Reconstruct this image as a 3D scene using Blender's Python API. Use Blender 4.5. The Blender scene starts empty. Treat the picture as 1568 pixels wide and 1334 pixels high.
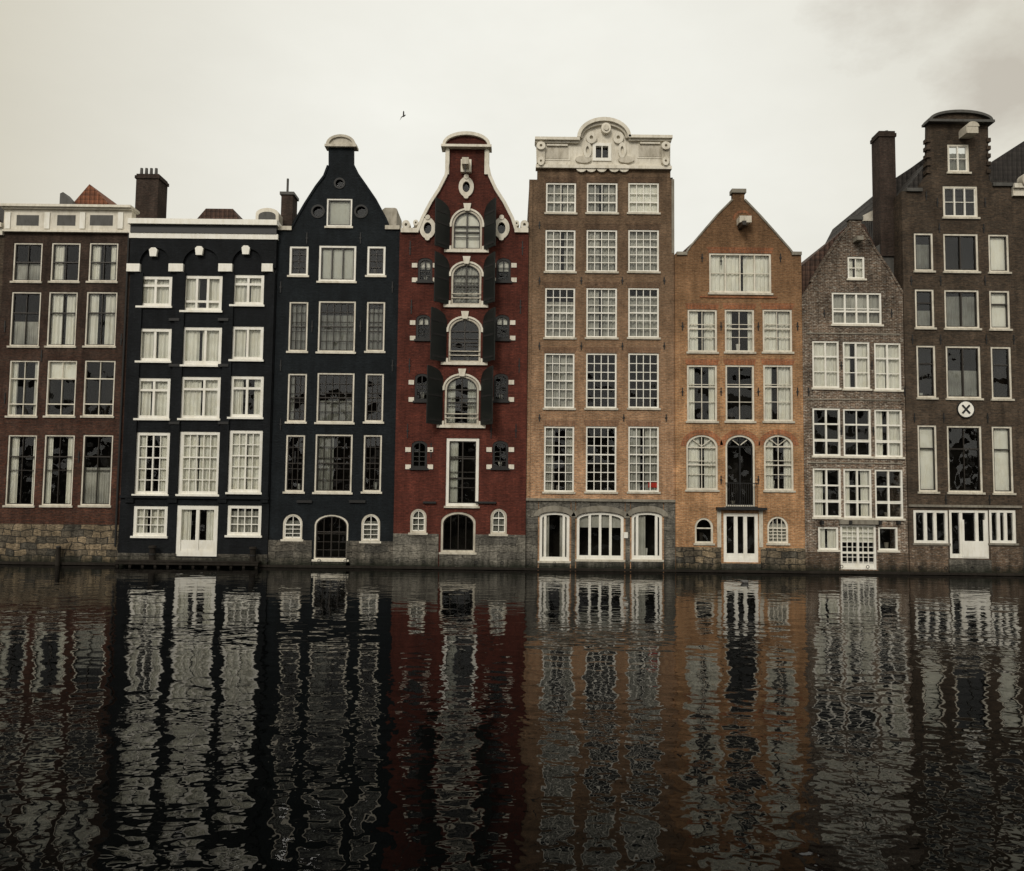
import bpy, bmesh, math, random
from mathutils import Vector, Matrix, Euler
from mathutils.geometry import tessellate_polygon
random.seed(7)
R=math.radians
sc=bpy.context.scene
sc.view_settings.view_transform='Standard'; sc.view_settings.look='None'; sc.view_settings.exposure=0
# ------------------------------------------------------------ camera
FPX=1280.0; CAMH=3.6; D=40.0
cam=bpy.data.cameras.new("camera"); camo=bpy.data.objects.new("camera",cam); sc.collection.objects.link(camo)
M=Matrix.Rotation(R(94.0),4,'X')@Matrix.Rotation(R(0.66),4,'Z')
camo.matrix_world=Matrix.Translation((0,-D,CAMH))@M
cam.sensor_width=36; cam.lens=36*FPX/1568; cam.clip_end=3000; cam.clip_start=0.1
sc.camera=camo
M3=M.to_3x3()
def ray(px,py): return (M3@Vector(((px-784)/FPX,-(py-667)/FPX,-1))).normalized()
def P(px,py,Y=0.0):
    """survey point: photo measurement -> (x,z) metres on the vertical plane y=Y"""
    d=ray(px,py); t=(Y+D)/d.y
    return (d.x*t, CAMH+d.z*t)
def PX(px,py,Y=0.0): return P(px,py,Y)[0]
def PZ(px,py,Y=0.0): return P(px,py,Y)[1]
# ------------------------------------------------------------ materials
def newmat(n):
    m=bpy.data.materials.new(n); m.use_nodes=True
    nt=m.node_tree; nt.nodes.clear()
    o=nt.nodes.new('ShaderNodeOutputMaterial'); b=nt.nodes.new('ShaderNodeBsdfPrincipled')
    nt.links.new(b.outputs[0],o.inputs[0]); return m,nt,b
def N(nt,t,**k):
    n=nt.nodes.new(t)
    for a,v in k.items(): setattr(n,a,v)
    return n
def rgb(c): return (c[0],c[1],c[2],1)
def mathn(nt,op,a,b=None,c=None,clamp=False):
    n=N(nt,'ShaderNodeMath',operation=op); n.use_clamp=clamp
    for i,v in enumerate((a,b,c)):
        if v is None: continue
        if isinstance(v,(int,float)): n.inputs[i].default_value=v
        else: nt.links.new(v,n.inputs[i])
    return n.outputs[0]
def mixc(nt,f,a,b,bt='MIX'):
    n=N(nt,'ShaderNodeMix',data_type='RGBA',blend_type=bt)
    for i,v in ((0,f),(6,a),(7,b)):
        if isinstance(v,(int,float)): n.inputs[i].default_value=v
        elif isinstance(v,tuple): n.inputs[i].default_value=rgb(v)
        else: nt.links.new(v,n.inputs[i])
    return n.outputs[2]
def mapr(nt,v,a,b,c,d):
    n=N(nt,'ShaderNodeMapRange'); nt.links.new(v,n.inputs[0])
    for i,x in enumerate((a,b,c,d)): n.inputs[i+1].default_value=x
    return n.outputs[0]
def coords(nt):
    t=N(nt,'ShaderNodeTexCoord'); s=N(nt,'ShaderNodeSeparateXYZ'); nt.links.new(t.outputs['Object'],s.inputs[0])
    u=mathn(nt,'ADD',s.outputs[0],s.outputs[1]); c=N(nt,'ShaderNodeCombineXYZ')
    nt.links.new(u,c.inputs[0]); nt.links.new(s.outputs[2],c.inputs[1]); return t,s,c.outputs[0]
def noise(nt,vec,scale,detail=3,rough=.55,sx=1,sy=1,sz=1):
    mp=N(nt,'ShaderNodeMapping'); mp.inputs['Scale'].default_value=(sx,sy,sz); nt.links.new(vec,mp.inputs[0])
    n=N(nt,'ShaderNodeTexNoise'); n.inputs['Scale'].default_value=scale; n.inputs['Detail'].default_value=detail; n.inputs['Roughness'].default_value=rough
    nt.links.new(mp.outputs[0],n.inputs[0]); return n.outputs[0]
def brick(name,c1,c2,mort,bw=.23,bh=.075,ms=.010,zlo=3,zhi=18,ktop=1.0,var=.5,speck=0,rough=.88,bump=.7,topcol=None,wet=False,sq=False):
    m,nt,b=newmat(name); t,s,v=coords(nt)
    jn=noise(nt,v,1.3,2)
    va=N(nt,'ShaderNodeVectorMath',operation='ADD'); nt.links.new(v,va.inputs[0])
    jc=N(nt,'ShaderNodeCombineXYZ'); nt.links.new(mathn(nt,'MULTIPLY',jn,.03 if not sq else .35),jc.inputs[1]); nt.links.new(mathn(nt,'MULTIPLY',jn,0.0 if not sq else .5),jc.inputs[0]); nt.links.new(jc.outputs[0],va.inputs[1])
    br=N(nt,'ShaderNodeTexBrick'); nt.links.new(va.outputs[0],br.inputs[0])
    if sq: br.squash=1.6; br.squash_frequency=3
    br.inputs['Color1'].default_value=rgb(c1); br.inputs['Color2'].default_value=rgb(c2); br.inputs['Mortar'].default_value=rgb(mort)
    br.inputs['Scale'].default_value=1; br.inputs['Mortar Size'].default_value=ms; br.inputs['Mortar Smooth'].default_value=.3
    br.inputs['Brick Width'].default_value=bw; br.inputs['Row Height'].default_value=bh
    col=br.outputs[0]
    n1=noise(nt,v,.9,3,.65); n2=noise(nt,v,1.0,3,.65,3.0,.35,1); n3=noise(nt,v,6.5,3,.8,1,2.4,1)
    f1=mapr(nt,n1,.3,.7,1-var*.6,1+var*.6); f2=mapr(nt,n2,.3,.7,1-var*.55,1+var*.55); f3=mapr(nt,n3,.3,.7,1-var*.95,1+var*.95)
    f=mathn(nt,'MULTIPLY',mathn(nt,'MULTIPLY',f1,f2),f3)
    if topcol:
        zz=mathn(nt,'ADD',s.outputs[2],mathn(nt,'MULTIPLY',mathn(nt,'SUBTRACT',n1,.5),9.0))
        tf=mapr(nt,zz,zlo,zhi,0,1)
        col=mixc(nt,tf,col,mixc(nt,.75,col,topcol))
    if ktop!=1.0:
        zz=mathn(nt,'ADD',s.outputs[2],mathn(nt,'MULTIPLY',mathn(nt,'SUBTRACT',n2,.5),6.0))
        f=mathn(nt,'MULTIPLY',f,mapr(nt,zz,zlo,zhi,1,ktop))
    if speck:
        sp=noise(nt,v,5,4,.75,1,2.2,1); sf=mapr(nt,sp,.54,.62,0,speck); col=mixc(nt,sf,col,(.5,.47,.41))
    cc=N(nt,'ShaderNodeCombineColor')
    for i in range(3): nt.links.new(f,cc.inputs[i])
    col=mixc(nt,1.0,col,cc.outputs[0],'MULTIPLY')
    if wet:
        wz=mathn(nt,'ADD',s.outputs[2],mathn(nt,'MULTIPLY',mathn(nt,'SUBTRACT',n2,.5),.6))
        wf=mapr(nt,wz,.15,.6,.9,0); col=mixc(nt,wf,col,(.012,.014,.009))
    nt.links.new(col,b.inputs['Base Color']); b.inputs['Roughness'].default_value=rough
    b.inputs['Specular IOR Level'].default_value=.15
    bp=N(nt,'ShaderNodeBump'); bp.inputs['Distance'].default_value=.012; bp.inputs['Strength'].default_value=bump
    h=mathn(nt,'ADD',mathn(nt,'MULTIPLY',br.outputs[1],-1.0),mathn(nt,'MULTIPLY',n3,2.0)); nt.links.new(h,bp.inputs['Height']); nt.links.new(bp.outputs[0],b.inputs['Normal'])
    return m
def paint(name,c,rough=.5,var=.15,dirt=.3,spec=.4,sc_=1.0):
    m,nt,b=newmat(name); t,s,v=coords(nt)
    n1=noise(nt,v,3*sc_,4,.7,1.6,.5,1); n2=noise(nt,v,.8,2)
    f=mathn(nt,'MULTIPLY',mapr(nt,n1,.45,.75,1,1-dirt),mapr(nt,n2,.3,.7,1-var,1+var*.3))
    cc=N(nt,'ShaderNodeCombineColor')
    nt.links.new(f,cc.inputs[0]); nt.links.new(mathn(nt,'MULTIPLY',f,mapr(nt,n1,.45,.75,1,.97)),cc.inputs[1]); nt.links.new(mathn(nt,'MULTIPLY',f,mapr(nt,n1,.45,.75,1,.9)),cc.inputs[2])
    nt.links.new(mixc(nt,1.0,c,cc.outputs[0],'MULTIPLY'),b.inputs['Base Color'])
    b.inputs['Roughness'].default_value=rough; b.inputs['Specular IOR Level'].default_value=spec
    return m
def tiles(name,c,k=.6):
    m,nt,b=newmat(name); t=N(nt,'ShaderNodeTexCoord'); s=N(nt,'ShaderNodeSeparateXYZ'); nt.links.new(t.outputs['Object'],s.inputs[0])
    w=mathn(nt,'SINE',mathn(nt,'MULTIPLY',s.outputs[1],26.0)); w2=mathn(nt,'FRACT',mathn(nt,'MULTIPLY',s.outputs[2],4.0))
    w3=mathn(nt,'SINE',mathn(nt,'MULTIPLY',s.outputs[0],26.0))
    n1=noise(nt,t.outputs['Object'],2,5,.7)
    f=mathn(nt,'MULTIPLY',mapr(nt,n1,.3,.7,.5,1.4),mapr(nt,w2,0,1,.55,1.15))
    f=mathn(nt,'MULTIPLY',f,mapr(nt,w3,-1,1,.75,1.1))
    cc=N(nt,'ShaderNodeCombineColor')
    for i in range(3): nt.links.new(f,cc.inputs[i])
    nt.links.new(mixc(nt,1.0,c,cc.outputs[0],'MULTIPLY'),b.inputs['Base Color']); b.inputs['Roughness'].default_value=.8
    bp=N(nt,'ShaderNodeBump'); bp.inputs['Distance'].default_value=.04; nt.links.new(mathn(nt,'ADD',mathn(nt,'ADD',w,w3),mathn(nt,'MULTIPLY',w2,1.0)),bp.inputs['Height']); nt.links.new(bp.outputs[0],b.inputs['Normal'])
    return m
def glassmat(name,ior=1.8,tint=(.8,.85,.83)):
    m=bpy.data.materials.new(name); m.use_nodes=True; nt=m.node_tree; nt.nodes.clear()
    o=N(nt,'ShaderNodeOutputMaterial'); tr=N(nt,'ShaderNodeBsdfTransparent'); tr.inputs[0].default_value=rgb(tint)
    g=N(nt,'ShaderNodeBsdfGlossy'); g.inputs['Roughness'].default_value=.03; g.inputs[0].default_value=(.95,.97,1,1)
    fr=N(nt,'ShaderNodeFresnel'); fr.inputs[0].default_value=ior
    t=N(nt,'ShaderNodeTexCoord'); n=noise(nt,t.outputs['Object'],1.1,1,.5)
    bp=N(nt,'ShaderNodeBump'); bp.inputs['Distance'].default_value=.09; nt.links.new(n,bp.inputs['Height']); nt.links.new(bp.outputs[0],g.inputs['Normal'])
    mx=N(nt,'ShaderNodeMixShader'); nt.links.new(fr.outputs[0],mx.inputs[0]); nt.links.new(tr.outputs[0],mx.inputs[1]); nt.links.new(g.outputs[0],mx.inputs[2]); nt.links.new(mx.outputs[0],o.inputs[0])
    return m
MT={}
MT['white']=paint('white_paint',(.82,.805,.74),.45,.08,.16)
MT['cream']=paint('cream_paint',(.70,.66,.565),.55,.15,.33)
MT['stonecream']=paint('sandstone_trim',(.58,.54,.455),.8,.2,.45,.2)
MT['black']=paint('black_paint',(.010,.0102,.0105),.45,.2,.2)
MT['darkbar']=paint('dark_brown_sash',(.03,.025,.02),.4,.2,.2)
MT['green']=paint('dark_green_shutter_paint',(.005,.0075,.007),.45,.3,.3)
MT['iron']=paint('wrought_iron',(.012,.012,.012),.6,.3,.3)
MT['lead']=paint('weathered_lead',(.075,.073,.067),.6,.3,.5)
MT['sill']=paint('grey_stone_sill',(.26,.24,.20),.8,.3,.5,.2)
MT['curt']=paint('white_curtain',(.84,.83,.76),.95,.1,.1,.1)
MT['curt2']=paint('grey_net_curtain',(.50,.495,.45),.95,.35,.3,.1)
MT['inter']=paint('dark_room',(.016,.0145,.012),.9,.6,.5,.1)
MT['redsign']=paint('red_cloth',(.6,.05,.03),.7)
MT['wood']=paint('tarred_wood',(.025,.021,.017),.85,.4,.5,.15)
MT['glass']=glassmat('window_glass',1.45,(.95,.96,.94))
MT['glassR']=glassmat('old_window_glass',1.58,(.85,.87,.85))
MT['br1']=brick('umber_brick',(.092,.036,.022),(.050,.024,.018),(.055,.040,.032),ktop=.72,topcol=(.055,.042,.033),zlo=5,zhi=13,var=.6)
MT['br2']=brick('black_painted_brick',(.0098,.0112,.0132),(.0072,.0084,.010),(.0075,.0088,.010),rough=.8,var=.45,bump=.6)
MT['br3']=brick('blue_black_painted_brick',(.0110,.0142,.0168),(.0082,.0108,.0130),(.0085,.011,.0130),rough=.8,var=.45,bump=.6)
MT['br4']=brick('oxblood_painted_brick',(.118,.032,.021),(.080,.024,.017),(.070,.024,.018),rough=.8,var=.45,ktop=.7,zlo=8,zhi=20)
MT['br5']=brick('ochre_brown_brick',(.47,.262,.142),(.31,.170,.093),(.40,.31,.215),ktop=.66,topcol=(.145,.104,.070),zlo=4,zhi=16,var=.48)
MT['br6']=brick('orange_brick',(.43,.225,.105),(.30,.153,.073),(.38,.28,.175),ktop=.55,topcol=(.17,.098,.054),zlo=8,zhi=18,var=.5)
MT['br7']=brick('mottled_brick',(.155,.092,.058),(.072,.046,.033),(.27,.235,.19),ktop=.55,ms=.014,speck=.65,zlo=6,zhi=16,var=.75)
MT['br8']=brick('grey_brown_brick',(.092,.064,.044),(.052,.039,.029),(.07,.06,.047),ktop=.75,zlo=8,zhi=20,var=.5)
MT['brC']=brick('chimney_brick',(.05,.033,.026),(.035,.025,.02),(.045,.038,.032))
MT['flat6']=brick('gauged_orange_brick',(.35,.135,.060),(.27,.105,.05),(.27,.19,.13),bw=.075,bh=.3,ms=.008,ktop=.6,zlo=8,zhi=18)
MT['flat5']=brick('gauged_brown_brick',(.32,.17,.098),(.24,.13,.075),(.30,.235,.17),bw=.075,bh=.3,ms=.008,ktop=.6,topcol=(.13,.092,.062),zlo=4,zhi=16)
MT['base']=brick('quay_stone',(.115,.104,.085),(.055,.052,.045),(.04,.037,.031),bw=.7,bh=.31,ms=.014,var=.85,wet=True,bump=.8,sq=True)
MT['rubble']=brick('rubble_quay_stone',(.20,.155,.10),(.050,.047,.040),(.035,.032,.027),bw=.48,bh=.30,ms=.022,var=.9,wet=True,bump=1,sq=True)
MT['ashlar']=brick('grey_ashlar',(.145,.135,.113),(.085,.08,.07),(.05,.047,.04),bw=.85,bh=.34,ms=.012,var=.8,wet=True,sq=True)
MT['rbrick']=brick('wet_quay_brick',(.13,.085,.055),(.08,.055,.04),(.11,.095,.075),var=.7,wet=True,speck=.25)
MT['tileR']=tiles('orange_pantiles',(.26,.095,.045))
MT['tileB']=tiles('brown_pantiles',(.10,.055,.038))
MT['tileD']=tiles('dark_pantiles',(.04,.034,.03))
MT['ground']=paint('cobbled_ground',(.12,.11,.1),.9,.3,.4)
# ------------------------------------------------------------ builder
class House:
    def __init__(s,name,Y=0.0,root_z=0):
        s.name=name; s.Y=Y; s.parts={}; s.holes=[]; s.empty=bpy.data.objects.new(name,None); sc.collection.objects.link(s.empty)
    def get(s,part,mat):
        return s.parts.setdefault((part,mat),([],[]))
    def add(s,part,mat,vs,fs):
        V,F=s.get(part,mat); o=len(V); V.extend(vs); F.extend([tuple(i+o for i in f) for f in fs])
    def box(s,part,mat,x0,x1,y0,y1,z0,z1):
        if x0>x1:x0,x1=x1,x0
        if z0>z1:z0,z1=z1,z0
        vs=[(x,y,z) for x in(x0,x1) for y in(y0,y1) for z in(z0,z1)]
        s.add(part,mat,vs,[(0,1,3,2),(4,6,7,5),(0,4,5,1),(2,3,7,6),(0,2,6,4),(1,5,7,3)])
    def plate(s,part,mat,outer,holes,y0,y1,xf=None):
        loops=[outer]+list(holes); flat=[p for l in loops for p in l]; n=len(flat)
        tr=tessellate_polygon([[Vector((p[0],p[1],0)) for p in l] for l in loops])
        vs=[(p[0],y0,p[1]) for p in flat]+[(p[0],y1,p[1]) for p in flat]
        if xf: vs=[xf(v) for v in vs]
        fs=[tuple(t) for t in tr]+[tuple(i+n for i in reversed(t)) for t in tr]
        o=0
        for l in loops:
            k=len(l)
            for i in range(k):
                a=o+i;b=o+(i+1)%k; fs.append((a,b,b+n,a+n))
            o+=k
        s.add(part,mat,vs,fs)
    def cylz(s,part,mat,x,y,r,z0,z1,n=12,r2=None):
        r2=r if r2 is None else r2
        vs=[];
        for i in range(n):
            a=2*math.pi*i/n; vs.append((x+r*math.cos(a),y+r*math.sin(a),z0)); vs.append((x+r2*math.cos(a),y+r2*math.sin(a),z1))
        fs=[(2*i,2*((i+1)%n),2*((i+1)%n)+1,2*i+1) for i in range(n)]+[tuple(range(0,2*n,2)),tuple(range(1,2*n,2))]
        s.add(part,mat,vs,fs)
    def flush(s):
        for (part,mat),(V,F) in s.parts.items():
            me=bpy.data.meshes.new(part); me.from_pydata(V,[],F); 
            if not mat.startswith('glass') and not mat.startswith('curt'):
                bm=bmesh.new(); bm.from_mesh(me); bmesh.ops.recalc_face_normals(bm,faces=bm.faces); bm.to_mesh(me); bm.free()
            me.materials.append(MT[mat]); o=bpy.data.objects.new(part,me); sc.collection.objects.link(o); o.parent=s.empty
def ell(cx,cz,rx,rz,n=28,a0=0,a1=2*math.pi,closed=True):
    k=n if closed else n+1
    return [(cx+rx*math.cos(a0+(a1-a0)*i/n),cz+rz*math.sin(a0+(a1-a0)*i/n)) for i in range(k)]
def archloop(x0,z0,x1,z1,rise,n=14):
    if rise<=0: return [(x0,z0),(x1,z0),(x1,z1),(x0,z1)]
    cx=(x0+x1)/2; a=(x1-x0)/2
    return [(x0,z0),(x1,z0)]+[(cx+a*math.cos(t*math.pi/n),z1-rise+rise*math.sin(t*math.pi/n)) for t in range(n+1)]
def wrect(h,x0,y0,x1,y1):
    cx,cy=(x0+x1)/2,(y0+y1)/2; X,Z=P(cx,cy,h.Y)
    w=abs(PX(x1,cy,h.Y)-PX(x0,cy,h.Y))/2; hh=abs(PZ(cx,y0,h.Y)-PZ(cx,y1,h.Y))/2
    return X-w,Z-hh,X+w,Z+hh
def sheet(h,mat,xa,xb,za,zb,Y,amp=.025,per=.16):
    n=max(4,int((xb-xa)/.035)); ph=random.random()*6; vs=[]
    for i in range(n+1):
        x=xa+(xb-xa)*i/n; y=Y+amp*math.sin(ph+2*math.pi*x/per)+amp*.6*math.sin(ph*2+x*23)
        vs+= [(x,y*1.0,za),(x,Y+(y-Y)*.6,zb)]
    h.add('curtains',mat,vs,[(2*i,2*i+2,2*i+3,2*i+1) for i in range(n)])
def curtain(h,x0,z0,x1,z1,c):
    Y=h.Y+.195; w=x1-x0; H=z1-z0; m=h.cm
    if c=='?': c=random.choice(h.cw)
    if c=='F':
        g=x0+w*random.uniform(.42,.58); e=random.choice([.02,.04,.08,.12])*w
        sheet(h,m,x0,g-e,z0,z1,Y,.035,.19); sheet(h,m,g+e,x1,z0,z1,Y+.03,.035,.17)
    elif c=='G':
        k=random.choice([0,0,.12,.25])*H
        sheet(h,'curt2',x0,x1,z0,z1-k,Y+random.uniform(0,.06),.035,random.uniform(.14,.22))
    elif c=='S':
        a=random.uniform(.16,.34); b=random.uniform(.16,.34)
        sheet(h,m,x0,x0+w*a,z0,z1,Y,.035,.12); sheet(h,m,x1-w*b,x1,z0,z1,Y,.035,.12)
    elif c=='T':
        k=random.uniform(.3,.6); sheet(h,m,x0,x1,z1-H*k,z1,Y,.004,.9)
    elif c=='L':
        k=random.uniform(.35,.55); sheet(h,'curt2',x0,x1,z0,z0+H*k,Y,.02,.1)
    elif c=='B': sheet(h,'curt',x0,x1,z0,z1,Y,.004,1.3)
    elif c=='1': 
        sheet(h,m,x0,x0+w*random.uniform(.3,.5),z0,z1,Y,.03,.13)
    if c in 'NTL1S' and random.random()<.55:
        xx=random.uniform(x0+.2,x1-.2) if w>.6 else (x0+x1)/2
        h.cylz('sill_ornaments',random.choice(['curt','sill','darkbar','inter']),xx,h.Y+.42,.07,z0,z0+random.uniform(.2,.45),8,.11)
def window(h,x0,y0,x1,y1,g=(1,1),V=(),Hh=(),arch=0,fr='white',bar=None,c='?',fw=.085,tb=.028,kb=.055,sill='sill',lint=None,glass=None,px=True,silld=.07,panel=0,rec=0.03,inner=0):
    if px: a,b,cc,d=wrect(h,x0,y0,x1,y1)
    else: a,b,cc,d=x0,y0,x1,y1
    Y=h.Y; w=cc-a; H=d-b; bar=bar or fr
    rise=w/2 if arch=='r' else (w*arch if arch else 0)
    h.holes.append(archloop(a,b,cc,d,rise))
    e=.006
    il=archloop(a+fw,b+fw,cc-fw,d-fw,max(0,rise-fw*.3) if rise else 0)
    h.plate('window_frames',fr,archloop(a-e,b-e,cc+e,d+e,rise),[il],Y+rec,Y+.15)
    X0,X1,Z0,Z1=a+fw,cc-fw,b+fw,d-fw
    if inner:
        h.plate('sash_frames',bar,archloop(X0-.004,Z0-.004,X1+.004,Z1+.004,max(0,rise-fw*.3)+.004 if rise else 0),[archloop(X0+inner,Z0+inner,X1-inner,Z1-inner,max(0,rise-fw*.6) if rise else 0)],Y+rec+.03,Y+.152)
    def top(x):
        if not rise: return Z1
        r=max(.01,rise-fw*.3); A=(X1-X0)/2; u=max(-1,min(1,(x-(X0+X1)/2)/A)); return Z1-r+r*math.sqrt(1-u*u)
    zt=Z1-(max(0,rise-fw*.3) if rise else 0)
    for f in V:
        x=X0+(X1-X0)*f; h.box('window_frames',fr if not inner else bar,x-kb/2,x+kb/2,Y+rec+.012,Y+.146,Z0,top(x)+.004)
    for f in Hh:
        z=Z0+(Z1-Z0)*f; h.box('window_frames',fr if not inner else bar,X0-.003,X1+.003,Y+rec+.015,Y+.143,z-kb/2,z+kb/2)
    gx,gy=g
    for i in range(1,gx):
        if any(abs(i/gx-f)<.02 for f in V): continue
        x=X0+(X1-X0)*i/gx; h.box('glazing_bars',bar,x-tb/2,x+tb/2,Y+rec+.03,Y+.14,Z0,top(x)+.004)
    for i in range(1,gy):
        if any(abs(i/gy-f)<.02 for f in Hh): continue
        z=Z0+(zt-Z0)*i/gy; h.box('glazing_bars',bar,X0-.003,X1+.003,Y+rec+.034,Y+.137,z-tb/2,z+tb/2)
    if rise and rise/w>.3:
        h.box('window_frames',bar,X0-.003,X1+.003,Y+rec+.02,Y+.142,zt-.03,zt+.03)
    if panel:
        h.box('door_panels',bar,X0-.002,X1+.002,Y+rec+.05,Y+.139,Z0-.002,Z0+(Z1-Z0)*panel)
    t=random.uniform(-.01,.01); t2=random.uniform(-.012,.012)
    gl=glass or h.glass
    h.add('window_glass',gl,[(a,Y+.125+t,b),(cc,Y+.125-t,b),(cc,Y+.125-t+t2,d),(a,Y+.125+t+t2,d)],[(0,1,2,3)])
    curtain(h,X0-.02,Z0-.02,X1+.02,Z1+.02,c)
    if sill:
        h.box('window_sills',sill,a-.07,cc+.07,Y-silld,Y+.027,b-.09,b+.004)
    if lint:
        h.plate('lintels',lint,[(a-.03,d+.01),(cc+.03,d+.01),(cc+.13,d+.3),(a-.13,d+.3)],[],Y-.006,Y+.01)
def row(h,y0,y1,xs,**k):
    cs=k.pop('cs',None)
    for i,(a,b) in enumerate(xs):
        if cs: k['c']=cs[i]
        window(h,a,y0,b,y1,**k)
def bx(h,part,mat,x0,y0,x1,y1,f,b):
    a,z0,c,z1=wrect(h,x0,y0,x1,y1); h.box(part,mat,a,c,h.Y-f,h.Y+b,z0,z1)
def anchor(h,px,py,L=.55,tilt=0):
    x,z=P(px,py,h.Y); h.box('wall_anchors','iron',x-.022,x+.022,h.Y-.04,h.Y+.01,z-L/2,z+L/2); h.box('wall_anchors','iron',x-.05,x+.05,h.Y-.05,h.Y+.01,z-.03,z+.03)
def facade(h,mat,xl,xr,top,zb=-.6,base=None,baseY=0,dropbase=0,depth=11,backtop=None):
    outer=[(xl,zb),(xr,zb)]+list(reversed(top))
    h.plate('front_wall',mat,outer,h.holes,h.Y,h.Y+.3)
    zt=backtop if backtop else min(top[0][1],top[-1][1])-.05
    Y=h.Y
    h.box('side_walls',mat,xl+.01,xl+.25,Y+.3,Y+depth,zb,zt); h.box('side_walls',mat,xr-.25,xr-.01,Y+.3,Y+depth,zb,zt)
    h.box('rear_wall',mat,xl+.25,xr-.25,Y+depth-.3,Y+depth,zb,zt)
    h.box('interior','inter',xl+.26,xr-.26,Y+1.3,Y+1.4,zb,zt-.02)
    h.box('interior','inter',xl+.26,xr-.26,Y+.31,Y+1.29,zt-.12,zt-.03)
    h.zt=zt
def pxtop(h,pts,xl,xr):
    o=[]
    for p in pts:
        x,z=P(p[0],p[1],h.Y); o.append([min(max(x,xl),xr),z])
    o[0][0]=xl;o[-1][0]=xr
    return [tuple(p) for p in o]
def wallstrip(h,mat,xl,xr,z0,z1,f=.05,part='plinth',gaps=()):
    cur=xl
    for a,b in sorted(gaps):
        if a>cur: h.box(part,mat,cur,a,h.Y-f,h.Y-.003,z0,z1)
        cur=max(cur,b)
    if xr>cur: h.box(part,mat,cur,xr,h.Y-f,h.Y-.003,z0,z1)
def gapof(h,x0,x1,y): return (PX(x0,y,h.Y)-.02,PX(x1,y,h.Y)+.02)
EDG=[(-6,600),(192,600),(418,600),(607,600),(807,600),(1034,650),(1231,700),(1389,700),(1558,600)]
E=[PX(*e) for e in EDG]
def mk(name,Y,cw,cm='curt',glass='glass'):
    h=House(name,Y); h.cw=cw; h.cm=cm; h.glass=glass; return h

# ============================================================ 1 brown cornice house
h=mk('brown_brick_cornice_canal_house',0.0,'SSLTGN','curt','glass'); xl,xr=E[0]+.005,E[1]-.005
kw=dict(fr='cream',bar='darkbar',inner=.035,fw=.065,tb=.03,kb=.055,sill='stonecream')
kw1=dict(kw,bar='cream',inner=0)
row(h,372,431,[(20,64),(78,122),(136,180)],g=(2,2),Hh=(.5,),cs='L1S',**kw)
row(h,447,530,[(16,61),(73,117),(131,178)],g=(2,1),Hh=(.62,),cs='LFF',**kw)
row(h,552,637,[(13,58),(71,116),(128,175)],g=(2,1),Hh=(.68,.2),cs='STN',**kw1)
row(h,666,774,[(10,54),(66,112),(125,171)],g=(2,2),Hh=(.7,),cs='SSL',**kw)
zt=PZ(100,350,h.Y)
facade(h,'br1',xl,xr,[(xl,zt),(xr,zt)])
zc0,zc1=PZ(100,357,h.Y),PZ(100,317,h.Y)
h.box('cornice','cream',xl-.0,xr-.0,h.Y-.14,h.Y+.32,zc0,zc1-.12)
h.box('cornice','cream',xl-.12,xr+.05,h.Y-.42,h.Y+.6,zc1-.119,zc1)
h.box('cornice','cream',xl-.05,xr+.03,h.Y-.28,h.Y+.5,zc1-.2,zc1-.121)
h.box('cornice','cream',xl-.02,xr+.02,h.Y-.2,h.Y+.31,zc0-.001,zc0+.1)
for a,b in((28,62),(90,118),(140,175)):
    bx(h,'frieze_panels','lead',a,331,b,347,.146,0)
for a in (75,129,187,15): bx(h,'frieze_blocks','white',a-4,327,a+4,352,.19,0)
zb=PZ(90,803,h.Y); h.box('quay_base','rubble',xl,xr,h.Y-.06,h.Y-.004,-.6,zb)
for q in ((8,500),(8,610),(121,700),(64,545),(186,520),(186,640)): anchor(h,*q)
x=PX(188,600,h.Y); h.cylz('drain_pipe','iron',x,h.Y-.08,.05,.9,zc0,8)
h.plate('roof','lead',[(xl+.1,h.zt-.1),(xr-.1,h.zt-.1),(xr-1.2,h.zt+.9),(xl+1.2,h.zt+.9)],[],h.Y+1.5,h.Y+10)
Yd=h.Y+3
a,b=P(106,318,Yd),P(172,318,Yd); c=P(137,282,Yd)
h.plate('dormer_roof','tileR',[(a[0],a[1]-.6),(b[0],b[1]-.6),b,c,a],[],Yd,Yd+3)
a=P(92,294,2.2); b=P(118,318,2.2); h.plate('roof_hatch','lead',[(a[0],b[1]-.5),(b[0],b[1]-.5),(b[0],b[1]-.02),(a[0]+.15,a[1]-.0),(a[0],a[1]-.08)],[],2.2,2.9)
h.flush()
# ============================================================ 2 black house
h=mk('black_cornice_canal_house',-.05,'F','curt'); xl,xr=E[1]+.005,E[2]-.005
kw=dict(fr='white',fw=.15,kb=.11,tb=.045,sill='white',silld=.1)
for (a,ya,b,yb),cc in zip([(212,423,263,469),(355,421,404,467),(211,503,262,553),(354,500,403,551),(209,579,260,641),(352,576,403,639)],'FFFFFS'):
    window(h,a,ya,b,yb,V=(.5,),Hh=(.74,) if ya<480 or ya>560 else (),c=cc,**kw)
for (a,ya,b,yb),cc in zip([(279,422,340,476),(278,501,339,559),(276,577,337,641)],'FFF'):
    window(h,a,ya,b,yb,V=(.33,.66) if ya<500 else (.6,),Hh=(.22,) if ya<480 else ((.74,) if ya>560 else (.0001,)),c=cc,**kw)
ks=dict(kw,tb=.04,kb=.065)
window(h,207,662,259,757,g=(4,5),V=(.5,),Hh=(.6,),c='S',**ks)
window(h,274,661,336,757,g=(5,5),V=(.001,),Hh=(.6,),c='F',**ks)
window(h,350,659,401,754,g=(4,5),V=(.5,),Hh=(.6,),c='F',**ks)
window(h,204,775,256,821,g=(4,3),c='F',**ks); window(h,348,774,400,820,g=(4,3),c='G',**ks)
window(h,270,774,333,852,V=(.5,),Hh=(.001,),c='S',panel=.28,**dict(kw,sill=None,kb=.16,fw=.2))
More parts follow.
